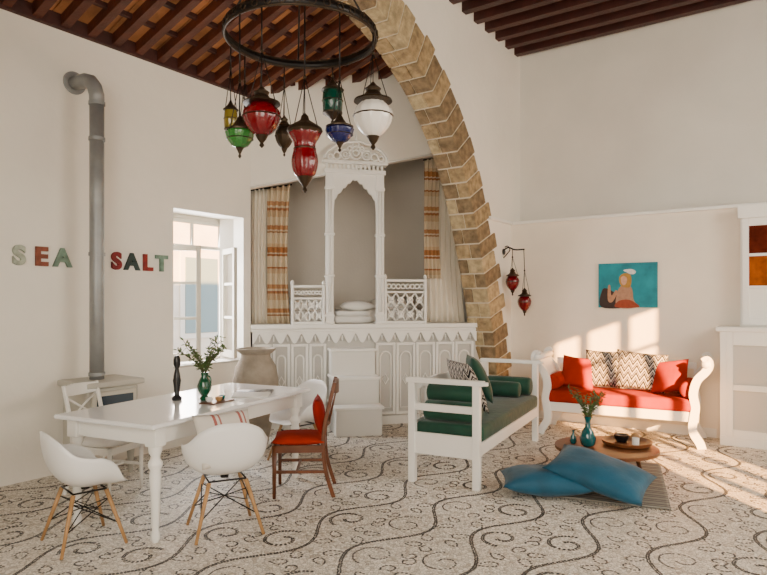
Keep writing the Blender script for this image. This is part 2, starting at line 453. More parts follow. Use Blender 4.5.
tubes('frieze_drops',rs,whiteP,pf)
drs=[]; arcs=[]; inn=[]
sts=0.90; ste=1.46
def doorp(x0,x1):
    z0,z1=.12,1.0
    t=.032
    drs.extend([(x0,x0+t,-.005,.03,z0,z1),(x1-t,x1,-.005,.03,z0,z1),(x0+t,x1-t,-.005,.03,z0,z0+t),(x0+t,x1-t,-.005,.03,z1-t,z1)])
    xm=(x0+x1)/2; hw=(x1-x0)/2-t-.022
    P=[(xm-hw,.022,z0+.08)]
    for i in range(13):
        a=pi-pi*i/12; P.append((xm+hw*math.cos(a),.022,z1-.20+ (hw*1.3)*math.sin(a)**.8))
    P.append((xm+hw,.022,z0+.08)); arcs.append((P,.012,True))
    r=.035; zc=.55
    arcs.append(([(xm,.022,zc+r*1.8),(xm+r,.022,zc),(xm,.022,zc-r*1.8),(xm-r,.022,zc)],.008,True))
for k in range(4): doorp(.04+k*.215,.04+k*.215+.205)
for k in range(5): doorp(1.50+k*.255,1.50+k*.255+.245)
boxes('door_frames',drs,whiteP,pf,.004); tubes('door_arches',arcs,whiteP,pf)
for i,(zt,yf) in enumerate(((.95,-.26),(.64,-.46),(.33,-.64))):
    box('tread_%d'%(i+1),sts,ste,yf,0,zt-.03,zt,whiteP,pf,.006)
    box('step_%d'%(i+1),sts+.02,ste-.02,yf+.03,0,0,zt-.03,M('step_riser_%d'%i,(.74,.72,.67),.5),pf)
al=root('wall_alcove',(WX,5.03,0),ang)
lint=lambda x:2.83+(.61/2.69)*x*1.0
vs=[(0,0,lint(0)),(PL,0,lint(PL)),(PL,0,4.8),(0,0,4.8)]
vs+=[(a,.10,c) for a,b,c in vs]
mk('lintel_wall',vs,[(0,1,2,3),(7,6,5,4),(0,4,5,1),(1,5,6,2),(2,6,7,3),(3,7,4,0)],wallM,al)
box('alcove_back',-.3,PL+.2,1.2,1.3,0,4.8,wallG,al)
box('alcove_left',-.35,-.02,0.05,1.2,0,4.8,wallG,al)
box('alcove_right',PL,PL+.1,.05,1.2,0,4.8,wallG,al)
tube('lintel_trim',[(0,-.012,lint(0)+.01),(PL,-.012,lint(PL)+.01)],.012,whiteP,al)
mp=root('carved_portal',(0,0,0),0); mp.parent=pf
def prt(name,x0,x1,z0,z1,y0=-.03,y1=.03): return box(name,x0,x1,y0,y1,z0,z1,whiteP,mp,.005)
for nm,x in (('post_l',.88),('post_r',1.50)):
    prt(nm,x,x+.095,1.235,3.05)
    boxes(nm+'_rings',[(x-.012,x+.107,-.042,.042,z,z+.03) for z in (1.235,1.32,1.80,2.3,2.86)],whiteP,mp,.006)
    tubes(nm+'_reeds',[([(x+.03,-.034,1.38),(x+.03,-.034,2.85)],.008),([(x+.065,-.034,1.38),(x+.065,-.034,2.85)],.008)],whiteP,mp)
prt('lintel',.86,1.615,3.05,3.10,-.05,.05); prt('cornice',.84,1.635,3.16,3.20,-.08,.06)
boxes('lintel_balusters',[(.88+i*.052,.905+i*.052,-.03,.0,3.10,3.16) for i in range(14)],whiteP,mp)
vs=[];fs=[]; X0,X1=.975,1.50; N=40; xm=(X0+X1)/2
for i in range(N+1):
    t=i/N; x=X0+(X1-X0)*t; u=abs(2*t-1)
    zz=3.0-.26*(u**1.3)-.03*abs(math.sin(t*pi*9)) - (.18 if u>.97 else 0)
    for yy in (-.015,.015): vs+=[(x,yy,zz),(x,yy,3.06)]
for i in range(N):
    a=4*i; fs+=[(a,a+4,a+5,a+1),(a+2,a+3,a+7,a+6),(a,a+2,a+6,a+4)]
mk('ogee_arch',vs,fs,whiteP,mp)
cr=[]
def ring(cx,cz_,r,t=.010,y=0): return ([(cx+r*math.cos(a*pi/8),y,cz_+r*math.sin(a*pi/8)) for a in range(16)],t,True)
for k,(dx,dz,r) in enumerate([(0,.09,.075),(-.13,.07,.055),(.13,.07,.055),(-.23,.05,.042),(.23,.05,.042),(-.31,.035,.03),(.31,.035,.03),(0,.19,.035),(0,.09,.035),(-.13,.07,.025),(.13,.07,.025),(-.07,.14,.03),(.07,.14,.03)]):
    cr.append(ring(xm+dx,3.20+dz,r,.013,-.08))
cr.append(([(xm+.38*math.cos(pi*i/20),-.08,3.20+.21*math.sin(pi*i/20)**1.2+ .02*abs(math.sin(i*1.2))) for i in range(21)],.018))
tubes('crest',cr,whiteP,mp)
lathe('finial',[(.004,0),(.02,.02),(.012,.05),(.022,.07),(.004,.11)],whiteP,mp,(xm,-.08,3.42),12)
def railing(tag,x0,x1,z1):
    prt('rail_top_'+tag,x0,x1,z1-.03,z1,-.025,.025); prt('rail_mid_'+tag,x0,x1,z1-.17,z1-.145,-.015,.015); prt('rail_bot_'+tag,x0,x1,1.235,1.265,-.02,.02)
    prt('rail_end1_'+tag,x0,x0+.03,1.235,z1); prt('rail_end2_'+tag,x1-.03,x1,1.235,z1)
    c=[]; n=4; wd=(x1-x0-.06)/n
    for r_ in range(2):
        for k in range(n):
            cx=x0+.03+wd*(k+.5); z=1.265+(z1-.17-1.265)*(r_+.5)/2; rr=wd*.5
            c.append(ring(cx,z,rr*.55,.010)); hz=(z1-.17-1.265)/4
            for sx in (1,-1): c.append(([(cx-sx*rr,0,z-hz),(cx+sx*rr,0,z+hz)],.011))
    for k in range(n*2):
        cx=x0+.03+wd/2*(k+.5); c.append(ring(cx,z1-.088,wd*.22,.009))
    tubes('lattice_'+tag,c,whiteP,mp)
    for i in range(0,2): lathe('knob_%s_%d'%(tag,i),[(.012,0),(.022,.02),(.018,.045),(.004,.06)],whiteP,mp,((x0+.015) if i==0 else (x1-.015),0,z1),12)
railing('l',.47,.87,1.70); railing('r',1.60,2.14,1.78)
bd=root('folded_bedding',(0,0,1.24),0); bd.parent=pf
box('folded_duvet',1.0,1.49,.14,.5,0,.09,linen,bd,.035); box('folded_sheet',1.03,1.47,.15,.46,.09,.15,linen,bd,.028)
pillow('bed_pillow_0',.42,.30,.13,linen,bd,(1.32,.3,.21),wob=.1)
box('mattress',.3,2.5,.55,1.15,0.0,.16,linen,bd,.04)
pillow('bed_pillow_1',.6,.4,.16,linen,bd,(.72,.85,.23),(.2,0,.1)); pillow('bed_pillow_2',.6,.4,.16,linen,bd,(1.9,.85,.23),(.2,0,-.1))
def stripeb(nt,tc):
    s=sep(nt,tc); return mth(nt,'FRACT',mth(nt,'MULTIPLY',s[2],1.0))
B_=(.60,.49,.34)
strip=ramp_mat('curtain_stripes',[(0,B_),(.05,(.30,.12,.045)),(.075,B_),(.09,(.36,.15,.05)),(.16,(.54,.40,.25)),(.20,B_),(.33,(.30,.16,.08)),(.35,B_),(.37,(.40,.19,.08)),(.42,B_),(.52,(.50,.36,.22)),(.60,(.32,.14,.06)),(.63,B_),(.66,(.42,.22,.10)),(.71,B_),(.84,(.52,.38,.24)),(.9,(.32,.13,.05)),(.92,B_)],stripeb,.9)
sheer=M('curtain_cream',(.80,.73,.61),.9,bump=.1)
cu_=root('alcove_curtains',(0,0,0),0); cu_.parent=pf
def curtain(name,x0,x1,z0,z1,mat,y=.1,amp=.025,nw=5,sl=0):
    vs=[];fs=[];N=60;K=12
    for j in range(K+1):
        for i in range(N+1):
            t=i/N; tz=j/K; pin=1-.12*math.sin(pi*tz)
            x=x0+(x1-x0)*t*pin; vs.append((x,y+amp*math.sin(t*nw*2*pi+.6*math.sin(3*tz)),z0+(z1+sl*t-z0)*tz))
    for j in range(K):
        for i in range(N): a=j*(N+1)+i; fs.append((a,a+1,a+N+2,a+N+1))
    o=mk(name,vs,fs,mat,cu_,True); so=o.modifiers.new('s','SOLIDIFY'); so.thickness=.004
    tube(name+'_rod',[(x0-.02,y,z1-.0),(x1+.02,y,z1+sl)],.01,blackM,cu_)
curtain('striped_left',.20,.47,1.24,2.86,strip,.14,.025,4,.06)
curtain('cream_left',.02,.21,1.24,2.84,sheer,.19,.02,4,.04)
curtain('striped_right',2.16,2.38,1.80,3.30,strip,.14,.02,4,.05)
curtain('cream_right',2.20,2.72,1.24,3.28,sheer,.20,.03,7,.1)

lathe('clay_urn',[(.10,0),(.12,.02),(.17,.25),(.22,.5),(.235,.68),(.21,.83),(.15,.93),(.15,.96),(.20,1.0),(.205,1.02),(.18,1.02),(.13,.95)],urnM,None,(-4.77,4.50,0),36)

# ---------------- dining table ----------------
TR=math.radians(10)
tb=root('dining_table',(-3.86,3.06,0),TR)
TW,TL=.44,.90
box('top',-TW,TW,-TL,TL,.725,.755,whiteT,tb,.01)
boxes('apron',[(-TW+.07,TW-.07,-TL+.09,-TL+.115,.61,.725),(-TW+.07,TW-.07,TL-.115,TL-.09,.61,.725),(-TW+.07,-TW+.095,-TL+.1,TL-.1,.61,.725),(TW-.095,TW-.07,-TL+.1,TL-.1,.61,.725)],whiteP,tb,.004)
for i,(sx,sy) in enumerate(((-1,-1),(1,-1),(-1,1),(1,1))):
    x=sx*(TW-.09);y=sy*(TL-.11)
    box('leg_block_%d'%i,x-.045,x+.045,y-.045,y+.045,.60,.725,whiteP,tb,.006)
    lathe('leg_%d'%i,[(.018,0),(.028,.02),(.03,.05),(.02,.08),(.024,.1),(.03,.3),(.038,.42),(.03,.45),(.045,.48),(.045,.50),(.03,.52),(.028,.54),(.042,.57),(.042,.6)],whiteP,tb,(x,y,0),20)
def armchair(loc,rz,name='plastic_armchair',sc=.9):
    r_=root(name,loc,rz,sc)
    key=[(0,.25,.425),(.14,.245,.43),(.215,.19,.47),(.262,.12,.585),(.295,.03,.645),(.30,-.06,.66),(.27,-.15,.69),(.21,-.22,.765),(.11,-.265,.815),(0,-.275,.825)]
    full=key+[(-a,b,c) for a,b,c in key[-2:0:-1]]
    n=len(full); P=[Vector(p) for p in full]; rim=[]
    for i in range(n):
        a,b,c,d=P[i-1],P[i],P[(i+1)%n],P[(i+2)%n]
        for k in range(5):
            t=k/5; rim.append(.5*((2*b)+(c-a)*t+(2*a-5*b+4*c-d)*t*t+(3*b-a-3*c+d)*t**3))
    K=14; N=len(rim); vs=[(0,.0,.42)];fs=[]
    for j in range(1,K+1):
        th=(pi/2)*j/K; f=math.sin(th)**.85; g=(1-math.cos(th))**1.15
        for p in rim:
            z=.42+(p.z-.42)*g
            vs.append((p.x*f,p.y*f,z))
    for i in range(N): fs.append((0,1+i,1+(i+1)%N))
    for j in range(K-1):
        for i in range(N):
            a=1+j*N+i;b=1+j*N+(i+1)%N; fs.append((a,a+N,b+N,b))
    o=mk('shell',vs,fs,plast,r_,True); s=o.modifiers.new('s','SOLIDIFY'); s.thickness=.009; s.offset=0
    L=[];W=[]
    tops=[];
    for sx in (1,-1):
        for sy in (1,-1):
            T=(sx*.13,sy*.11-.01,.385); F=(sx*.235,sy*.215-.01,0.003); L.append(([T,F],[.016,.011])); tops.append((T,F))
    tubes('legs',L,woodL,r_,10)
    def at(i,t): return Vector(tops[i][0]).lerp(Vector(tops[i][1]),t)
    for a,b in ((0,3),(1,2),(0,1),(2,3)): W.append(([at(a,.15),at(b,.62)],.0045)); W.append(([at(b,.15),at(a,.62)],.0045))
    W.append(([(.13,.1,.392),(-.13,.1,.392)],.007)); W.append(([(.13,-.12,.392),(-.13,-.12,.392)],.007))
    W.append(([(.13,.1,.392),(.13,-.12,.392)],.007)); W.append(([(-.13,.1,.392),(-.13,-.12,.392)],.007))
    tubes('steel_braces',W,blackM,r_,6)
    lathe('mount',[(.03,.385),(.03,.42)],blackM,r_,n=12)
    return r_
armchair((-3.75,2.10,0),math.radians(-12),sc=.87)
cB=armchair((-3.20,2.74,0),math.radians(60))
armchair((-4.02,4.32,0),math.radians(172))
rw=ramp_mat('pink_stripe_linen',[(0,(.70,.65,.58)),(.55,(.40,.12,.10)),(.66,(.70,.65,.58)),(.76,(.42,.16,.13)),(.83,(.70,.65,.58))],lambda nt,tc: mth(nt,'FRACT',mth(nt,'MULTIPLY',sep(nt,tc)[0],5)),.9)
th_=root('striped_cushion',(.02,.0,.0),0); th_.parent=cB
pillow('cushion_body',.44,.40,.13,rw,th_,(-.02,-.06,.68),(math.radians(62),0,.25))

def wchair(name,loc,rz,mat,seat,cross=False,sc=.93):
    r_=root(name,loc,rz,sc)
    w_=.20
    for sx in (1,-1):
        tube('front_leg_%d'%sx,[(sx*w_,.19,0),(sx*w_,.19,.43)],[.014,.02],mat,r_,8)
        o=ribbon('back_leg_%d'%sx,[(-.29,0),(-.225,.22),(-.205,.43),(-.22,.6),(-.26,.78),(-.30,.94)],.032,-.013,.013,mat,r_)
        o.rotation_euler=(0,0,pi/2); o.location=(sx*(w_-.01),0,0)
    boxes('seat_rails',[(-w_,w_,.175,.205,.37,.43),(-w_,w_,-.215,-.19,.37,.43),(-w_-.01,-w_+.015,-.2,.2,.37,.43),(w_-.015,w_+.01,-.2,.2,.37,.43)],mat,r_,.004)
    boxes('stretchers',[(-w_,-w_+.02,-.22,.19,.20,.225),(w_-.02,w_,-.22,.19,.20,.225),(-w_,w_,-.0,.02,.20,.22)],mat,r_,.003)
    pillow('seat',.45,.44,.09,seat,r_,(0,0,.455))
    for zc,yc,hh in ((.89,-.29,.04),(.60,-.22,.018)):
        vs=[];fs=[];N=10
        for i in range(N+1):
            t=-1+2*i/N; y=yc-.03*(1-t*t); x=t*w_; h=hh*(1+.3*(1-t*t))
            vs+=[(x,y-.01,zc-h),(x,y+.012,zc-h),(x,y+.012,zc+h),(x,y-.01,zc+h)]
        for i in range(N):
            for k in range(4): fs.append((4*i+k,4*i+(k+1)%4,4*i+4+(k+1)%4,4*i+4+k))
        mk('back_rail_%d'%int(zc*100),vs,fs,mat,r_,False)
    if cross:
        tubes('cross_back',[([(-.18,-.245,.61),(0,-.285,.73),(.18,-.29,.84)],.010),([(.18,-.245,.61),(0,-.285,.73),(-.18,-.29,.84)],.010)],mat,r_)
    else:
        tubes('spindles',[([(x,-.25,.60),(x,-.31,.88)],.009) for x in (-.1,0,.1)],mat,r_)
    return r_
wc=wchair('wooden_dining_chair',(-3.36,3.64,0),math.radians(128),woodD,redF,sc=.94)
wchair('white_dining_chair',(-4.60,2.76,0),math.radians(-72),whiteP,linen,True,.9)
rc=root('red_cushion',(0,0,0),0); rc.parent=wc; pillow('cushion_body',.34,.30,.10,redF2,rc,(0,-.165,.65),(math.radians(80),0,0))

# ---------------- table items ----------------
tz=.756
lathe('black_candlestick',[(.035,0),(.038,.02),(.018,.04),(.022,.09),(.03,.15),(.022,.2),(.014,.24),(.026,.27),(.026,.31),(.015,.34)],blk,None,(-3.97,2.94,tz),20)
def sprigs(name,par,loc,n,h,spread,seed):
    rnd=random.Random(seed); st_=[];lv=[];lf=[]
    for i in range(n):
        a=rnd.random()*2*pi; sp=spread*rnd.uniform(.3,1); hh=h*rnd.uniform(.6,1)
        P=[Vector((0,0,0)),Vector((math.cos(a)*sp*.3,math.sin(a)*sp*.3,hh*.5)),Vector((math.cos(a)*sp,math.sin(a)*sp,hh))]
        Q=spl(P,6); st_.append((Q,.0022))
        for k,q in enumerate(Q[3:]):
            for _ in range(3):
                d=Vector((rnd.uniform(-1,1),rnd.uniform(-1,1),rnd.uniform(-.3,1))).normalized(); s=d.orthogonal().normalized()*.006; L=.035*rnd.uniform(.7,1.3)
                b=len(lv); lv+=[q,q+d*L*.5+s,q+d*L,q+d*L*.5-s]; lf.append((b,b+1,b+2,b+3))
    a=tubes(name+'_stems',st_,stemM,par,5); a.location=loc
    b=mk(name+'_leaves',lv,lf,leafM,par); b.location=loc
jg=root('green_jug_with_olive_sprigs',(-3.80,3.06,tz),0,1.1)
lathe('jug',[(.03,0),(.034,.01),(.022,.03),(.045,.07),(.05,.10),(.035,.14),(.022,.165),(.026,.19),(.022,.19),(.018,.165)],grn,jg,n=24)
tube('handle',spl([(.024,0,.175),(.06,0,.16),(.065,0,.12),(.045,0,.09)],5),.006,grn,jg)
sprigs('sprig',jg,(0,0,.16),15,.27,.25,3)
tr=root('serving_tray',(-3.66,3.06,tz),TR)
box('tray_base',-.07,.07,-.12,.12,0,.008,woodD,tr,.003)
for i,(x,y) in enumerate(((-.02,-.06),(.02,.0),(-.01,.07))): lathe('small_cup_%d'%i,[(.015,.008),(.025,.02),(.027,.04),(.022,.04),(.018,.014)],(plast,woodL,teal)[i],tr,(x,y,0),16)
bk=root('open_magazine',(-3.74,3.50,tz),TR+.5)
def page(nm,s,mat):
    vs=[];fs=[]
    for i in range(9):
        t=i/8; y=s*.20*t; z=.006+.022*math.sin(pi*min(1,t*1.1))**.7*(1-t*.6) if 0<t<.9 else .006
        vs+=[(-.14,y,z),(.14,y,z),(-.14,y,0),(.14,y,0)]
    for i in range(8):
        a=4*i; fs+=[(a,a+1,a+5,a+4),(a+2,a+6,a+7,a+3),(a,a+4,a+6,a+2),(a+1,a+3,a+7,a+5)]
    fs.append((32,33,35,34)); return mk(nm,vs,fs,mat,bk,True)
page('page_left',-1,linen); page('page_right',1,M('magazine_print',(.26,.26,.26),.5,noise=.9,nscale=14))

# ---------------- settees ----------------
def chevb(nt,tc):
    s=sep(nt,tc)
    zz=mth(nt,'ABSOLUTE',mth(nt,'SUBTRACT',mth(nt,'FRACT',mth(nt,'MULTIPLY',s[0],12)),.5))
    return mth(nt,'FRACT',mth(nt,'ADD',mth(nt,'MULTIPLY',s[1],12),mth(nt,'MULTIPLY',zz,1.8)))
chev=ramp_mat('chevron_fabric',[(0,(.50,.45,.39)),(.20,(.005,.005,.007)),(.56,(.50,.45,.39)),(.68,(.02,.008,.010)),(.90,(.50,.45,.39))],chevb,.9)
def settee(name,loc,rz,L,D,seatM,scroll):
    r_=root(name,loc,rz); h=L/2; d=D/2
    boxes('seat_frame',[(-h,h,-d,-d+.03,.27,.37),(-h,h,d-.03,d,.27,.37),(-h,-h+.03,-d,d,.27,.37),(h-.03,h,-d,d,.27,.37),(-h+.02,h-.02,-d+.02,d-.02,.33,.355)],whiteP,r_,.004)
    if scroll:
        for sx in (1,-1):
            for j,(y0,y1) in enumerate(((-d-.015,-d+.045),(d-.045,d+.0))):
                ribbon('lyre_%d_%d'%(sx,j),[(sx*(h+.03),0.0),(sx*(h+.01),.06),(sx*(h-.055),.18),(sx*(h-.045),.32),(sx*(h-.03),.42),(sx*(h-.05),.56),(sx*(h-.015),.70),(sx*(h+.06),.79),(sx*(h+.095),.86),(sx*(h+.075),.91),(sx*(h+.04),.89)],.08,y0,y1,whiteP,r_)
            tubes('arm_rolls_%d'%sx,[([(sx*(h+.065),-d-.02,.865),(sx*(h+.065),d+.005,.865)],.040)],whiteP,r_,14)
            boxes('arm_panel_%d'%sx,[(sx*(h-.03)-.01,sx*(h-.03)+.01,-d+.03,d-.03,.38,.68)],whiteP,r_)
            mk('arm_slope_%d'%sx,[(sx*(h-.03),-d+.03,.68),(sx*(h-.03),d-.03,.68),(sx*(h+.05),d-.03,.86),(sx*(h+.05),-d+.03,.86)],[(0,1,2,3)],whiteP,r_)
    else:
        for sx in (1,-1):
            for y in (-d+.03,d-.03):
                box('post',sx*h-.03,sx*h+.03,y-.03,y+.03,0,.84,whiteP,r_,.005)
            boxes('arm_%d'%sx,[(sx*h-.035,sx*h+.035,-d-.03,d+.02,.83,.87),(sx*h-.015,sx*h+.015,-d+.05,d-.05,.60,.66),(sx*h-.015,sx*h+.015,-d+.05,d-.05,.24,.42)],whiteP,r_,.006)
            tubes('arm_curl_%d'%sx,[([(sx*h,-d-.03,.835),(sx*h,-d-.03,.86)],.035)],whiteP,r_,14)
    boxes('back',[(-h+.03,h-.03,d-.03,d,.76,.83),(-h+.03,h-.03,d-.025,d-.005,.45,.50)]+[(-h+.05+i*(L-.1)/14-.012,-h+.05+i*(L-.1)/14+.012,d-.022,d-.008,.36,.77) for i in range(15)],whiteP,r_,.003)
    o=box('seat_cushion',-h+.035,h-.035,-d-.01,d-.04,.37,.50,seatM,r_,.035); o.modifiers['b'].segments=4
    for p in o.data.polygons: p.use_smooth=True
    return r_
g=settee('green_settee',(-2.63,5.40,0),math.radians(98),1.98,.62,greenF,False)
bolster('bolster_1',(-.85,-.27,.585),(-.85,.22,.585),.085,greenF,g)
bolster('bolster_2',(-.78,-.24,.73),(-.78,.22,.73),.080,greenF,g)
bolster('bolster_3',(.86,-.27,.60),(.86,.22,.60),.095,greenF,g)
bolster('bolster_4',(.66,-.2,.585),(.66,.22,.585),.08,greenF,g)
pillow('chevron_cushion',.58,.48,.15,chev,g,(-.38,.02,.75),(math.radians(66),0,.70))
pillow('green_cushion_1',.46,.48,.16,greenF,g,(.16,.08,.75),(math.radians(66),0,.45))
s=settee('red_settee',(-1.80,7.20,0),math.radians(7),1.58,.62,redF,True)
bolster('bolster_1',(-.69,-.28,.59),(-.69,.22,.59),.085,redF,s)
bolster('bolster_2',(.69,-.28,.59),(.69,.22,.59),.085,redF,s)
pillow('red_cushion_1',.38,.38,.14,redF,s,(-.47,.06,.68),(math.radians(68),.12,.15))
pillow('chevron_cushion_1',.46,.44,.15,chev,s,(-.18,.12,.73),(math.radians(72),0,-.05))
pillow('chevron_cushion_2',.54,.44,.15,chev,s,(.20,.10,.73),(math.radians(70),.1,.1))
pillow('red_cushion_2',.40,.38,.14,redF,s,(.50,.04,.69),(math.radians(64),-.15,-.3))

# ---------------- coffee table, rug, floor cushions ----------------
rg=root('woven_rug',(-1.42,5.36,0),math.radians(14))
vs=[];fs=[];N=30
for j in range(N+1):
    for i in range(N+1):
        x=-.42+.84*i/N;y=-.66+1.36*j/N; vs.append((x,y,.010+.003*math.sin(9*x+3*y)))
for j in range(N):
    for i in range(N): a=j*(N+1)+i; fs.append((a,a+1,a+N+2,a+N+1))
o=mk('weave',vs,fs,rugM,rg,True); so=o.modifiers.new('s','SOLIDIFY'); so.thickness=.006
tubes('fringe',[([(x,-.66,.010),(x+.01,-.72,.008)],.002) for x in [-.41+.03*i for i in range(28)]],rugM,rg,4)
ct=root('round_coffee_table',(-1.50,5.52,.019))
lathe('top',[(.40,.19),(.43,.20),(.43,.225),(.40,.23)],woodT,ct,n=48)
for i in range(4):
    a=pi/4+i*pi/2; tube('leg_%d'%i,[(.27*math.cos(a),.27*math.sin(a),.19),(.33*math.cos(a),.33*math.sin(a),0)],[.022,.016],woodT,ct,10)
boxes('cross_brace',[(-.27,.27,-.02,.02,.165,.19),(-.02,.02,-.27,.27,.165,.19)],woodT,ct,.004)
cz0=.250
tv=root('teal_vase_with_olive_sprigs',(-1.62,5.40,cz0))
lathe('vase',[(.04,0),(.06,.02),(.068,.07),(.05,.13),(.025,.17),(.022,.22),(.034,.26),(.028,.26),(.018,.22)],teal,tv,n=28)
sprigs('sprig',tv,(0,0,.2),14,.30,.2,5)
lathe('small_teal_bottle',[(.02,0),(.03,.02),(.025,.06),(.01,.09),(.012,.12),(.006,.12)],teal,None,(-1.76,5.44,cz0),16)
bt=root('round_wooden_tray',(-1.36,5.66,cz0))
lathe('tray',[(.17,0),(.20,.01),(.21,.04),(.20,.04),(.17,.015),(.0,.015)],woodT,bt,n=36)
lathe('bowl',[(.04,.015),(.06,.05),(.065,.08),(.058,.08),(.04,.03)],blk,bt,(-.05,.02,0),20)
lathe('candle',[(.03,.015),(.03,.075),(.005,.078)],linen,bt,(.08,-.03,0),16)
lathe('wood_ball',[(.005,.015),(.03,.025),(.042,.055),(.03,.085),(.005,.095)],woodL,bt,(.05,.09,0),16)
fc=root('teal_floor_cushion',(-1.74,4.70,0),math.radians(28)); pillow('cushion_body',.68,.48,.20,blueF,fc,(0,0,.105),wob=.08)
fc=root('teal_floor_cushion',(-1.38,4.82,0),math.radians(8)); pillow('cushion_body',.74,.52,.20,blueF,fc,(0.02,.02,.19),(math.radians(10),math.radians(13),math.radians(-6)),wob=.08)

# ---------------- painting ----------------
pt=root('pin_up_painting',(-1.84,7.70,1.70))
tealP=M('painting_teal',(.0,.22,.28),.5,noise=.3,nscale=6)
box('canvas',-.335,.335,-.03,0,-.265,.265,tealP,pt,.003)
def flat(name,pts,col,y=-.031,sm=6):
    P=[Vector((a,0,b)) for a,b in pts]; n=len(P); out=[]
    for i in range(n):
        a,b,c,d=P[i-1],P[i],P[(i+1)%n],P[(i+2)%n]
        for k in range(sm):
            t=k/sm; out.append(.5*((2*b)+(c-a)*t+(2*a-5*b+4*c-d)*t*t+(3*b-a-3*c+d)*t**3))
    return mk(name,[(p.x,y,p.z) for p in out],[tuple(range(len(out)))],M(name+'_paint',col,.6,noise=.15,nscale=30),pt)
flat('painted_parapet',[(-.30,-.262),(-.29,-.06),(-.22,-.04),(-.10,-.12),(.0,-.20),(.02,-.262)],(.03,.012,.008))
flat('painted_body',[(-.11,-.262),(-.12,-.12),(-.07,-.01),(.02,.0),(.06,-.06),(.07,-.16),(.10,-.262)],(.42,.22,.13),-.0315)
flat('painted_skirt',[(-.13,-.262),(-.10,-.19),(.0,-.17),(.08,-.20),(.13,-.262)],(.30,.045,.01),-.0317)
flat('painted_arm',[(-.22,-.18),(-.22,-.02),(-.195,.0),(-.18,-.12),(-.13,-.06),(-.11,-.09),(-.17,-.2)],(.45,.22,.12),-.032)
flat('painted_hair',[(-.07,.0),(-.09,.09),(-.04,.14),(.03,.13),(.05,.07),(.04,-.01),(.0,-.03)],(.42,.22,.03),-.0325)
flat('painted_face',[(-.065,.03),(-.07,.09),(-.035,.11),(.0,.08),(-.01,.02),(-.04,.0)],(.60,.34,.22),-.033)
flat('painted_bird',[(.0,.15),(-.04,.18),(.05,.19),(.10,.16),(.08,.13),(.04,.13)],(.7,.7,.66),-.0335)

# ---------------- lanterns ----------------
def lantern(name,loc,w_,h_,glass,ring_pt,kind='globe',par=None):
    r_=root(name,Vector(loc)-(par.location if par else Vector((0,0,0)))); R=w_/2; H=h_/2
    if par: r_.parent=par
    if kind=='globe':
        prof=[(.25*R,-.62*H),(.55*R,-.50*H),(.85*R,-.28*H),(1.0*R,0),(.92*R,.2*H),(.7*R,.34*H),(.6*R,.40*H)]
        cap=[(.62*R,.38*H),(1.0*R,.42*H),(.98*R,.47*H),(.5*R,.58*H),(.34*R,.72*H),(.42*R,.80*H),(.2*R,.9*H),(.05*R,1.0*H)]
        bot=[(.03*R,-1.0*H),(.14*R,-.92*H),(.08*R,-.84*H),(.22*R,-.74*H),(.34*R,-.60*H)]
    elif kind=='tall':
        prof=[(.35*R,-.62*H),(.62*R,-.50*H),(.74*R,-.2*H),(.60*R,.1*H),(.62*R,.25*H),(.85*R,.42*H),(.9*R,.5*H)]
        cap=[(.9*R,.48*H),(1.0*R,.55*H),(.95*R,.62*H),(.6*R,.72*H),(.25*R,.82*H),(.2*R,.92*H),(.04*R,1.0*H)]
        bot=[(.03*R,-1.0*H),(.14*R,-.93*H),(.08*R,-.86*H),(.26*R,-.74*H),(.45*R,-.60*H)]
    elif kind=='bowl':
        prof=[(.1*R,-.55*H),(.55*R,-.42*H),(.9*R,-.1*H),(1.0*R,.18*H),(.85*R,.30*H)]
        cap=[(.95*R,.27*H),(.97*R,.34*H),(.5*R,.5*H),(.3*R,.7*H),(.2*R,.85*H),(.05*R,1.0*H)]
        bot=[(.03*R,-1.0*H),(.12*R,-.9*H),(.06*R,-.8*H),(.2*R,-.6*H),(.3*R,-.5*H)]
    else:
        prof=[(.6*R,-.55*H),(.82*R,-.45*H),(.88*R,0),(.82*R,.4*H),(.7*R,.45*H)]
        cap=[(.9*R,.42*H),(1.0*R,.47*H),(.8*R,.55*H),(.4*R,.7*H),(.2*R,.85*H),(.05*R,1.0*H)]
        bot=[(.03*R,-1.0*H),(.15*R,-.9*H),(.08*R,-.82*H),(.5*R,-.66*H),(.85*R,-.55*H),(.85*R,-.48*H)]
    if len(prof)==7:
        prof=[(p.x,p.z) for p in spl([(a,0,b) for a,b in prof],3)]
    lathe('glass',prof,glass,r_,n=48,lobes=12 if kind!='cyl' else 0,la=.03)
    lathe('cap',cap,brassM,r_); lathe('base',bot,brassM,r_)
    mi=len(prof)//2
    lathe('band',[(1.03*prof[mi][0],prof[mi][1]-.02*H),(1.06*prof[mi][0],prof[mi][1]),(1.03*prof[mi][0],prof[mi][1]+.02*H)],brassM,r_)
    rp=Vector(ring_pt)-Vector(loc); 
    hub=Vector((0,0,min(H*1.0+.22,rp.z*.75)))
    ch=[([hub,rp],.005)]
    for k in range(3):
        a=k*2*pi/3+.4; ch.append(([(R*.8*math.cos(a),R*.8*math.sin(a),cap[1][1]),hub],.003))
    ch.append(([(0,0,H),hub],.003))
    tubes('chains',ch,blackM,r_,5)
    lathe('hook',[(.004,-.015),(.012,0),(.004,.015)],brassM,r_,hub,10)
    return r_
fwd=Vector((-.5736,.8192,0)); rt=Vector((.8192,.5736,0))
d0=4.3; rc_=-.573; RR=.52; ZR=3.35
ctr=fwd*d0+rt*rc_; ctr.z=ZR
ch=root('ring_chandelier',ctr)
def circ(r,z=0,n=64): return [(r*math.cos(2*pi*i/n),r*math.sin(2*pi*i/n),z) for i in range(n)]
vs=[];fs=[];n=72
for (r,z) in ((RR-.008,-.025),(RR+.008,-.025),(RR+.008,.025),(RR-.008,.025)):
    for i in range(n): a=2*pi*i/n; vs.append((r*math.cos(a),r*math.sin(a),z))
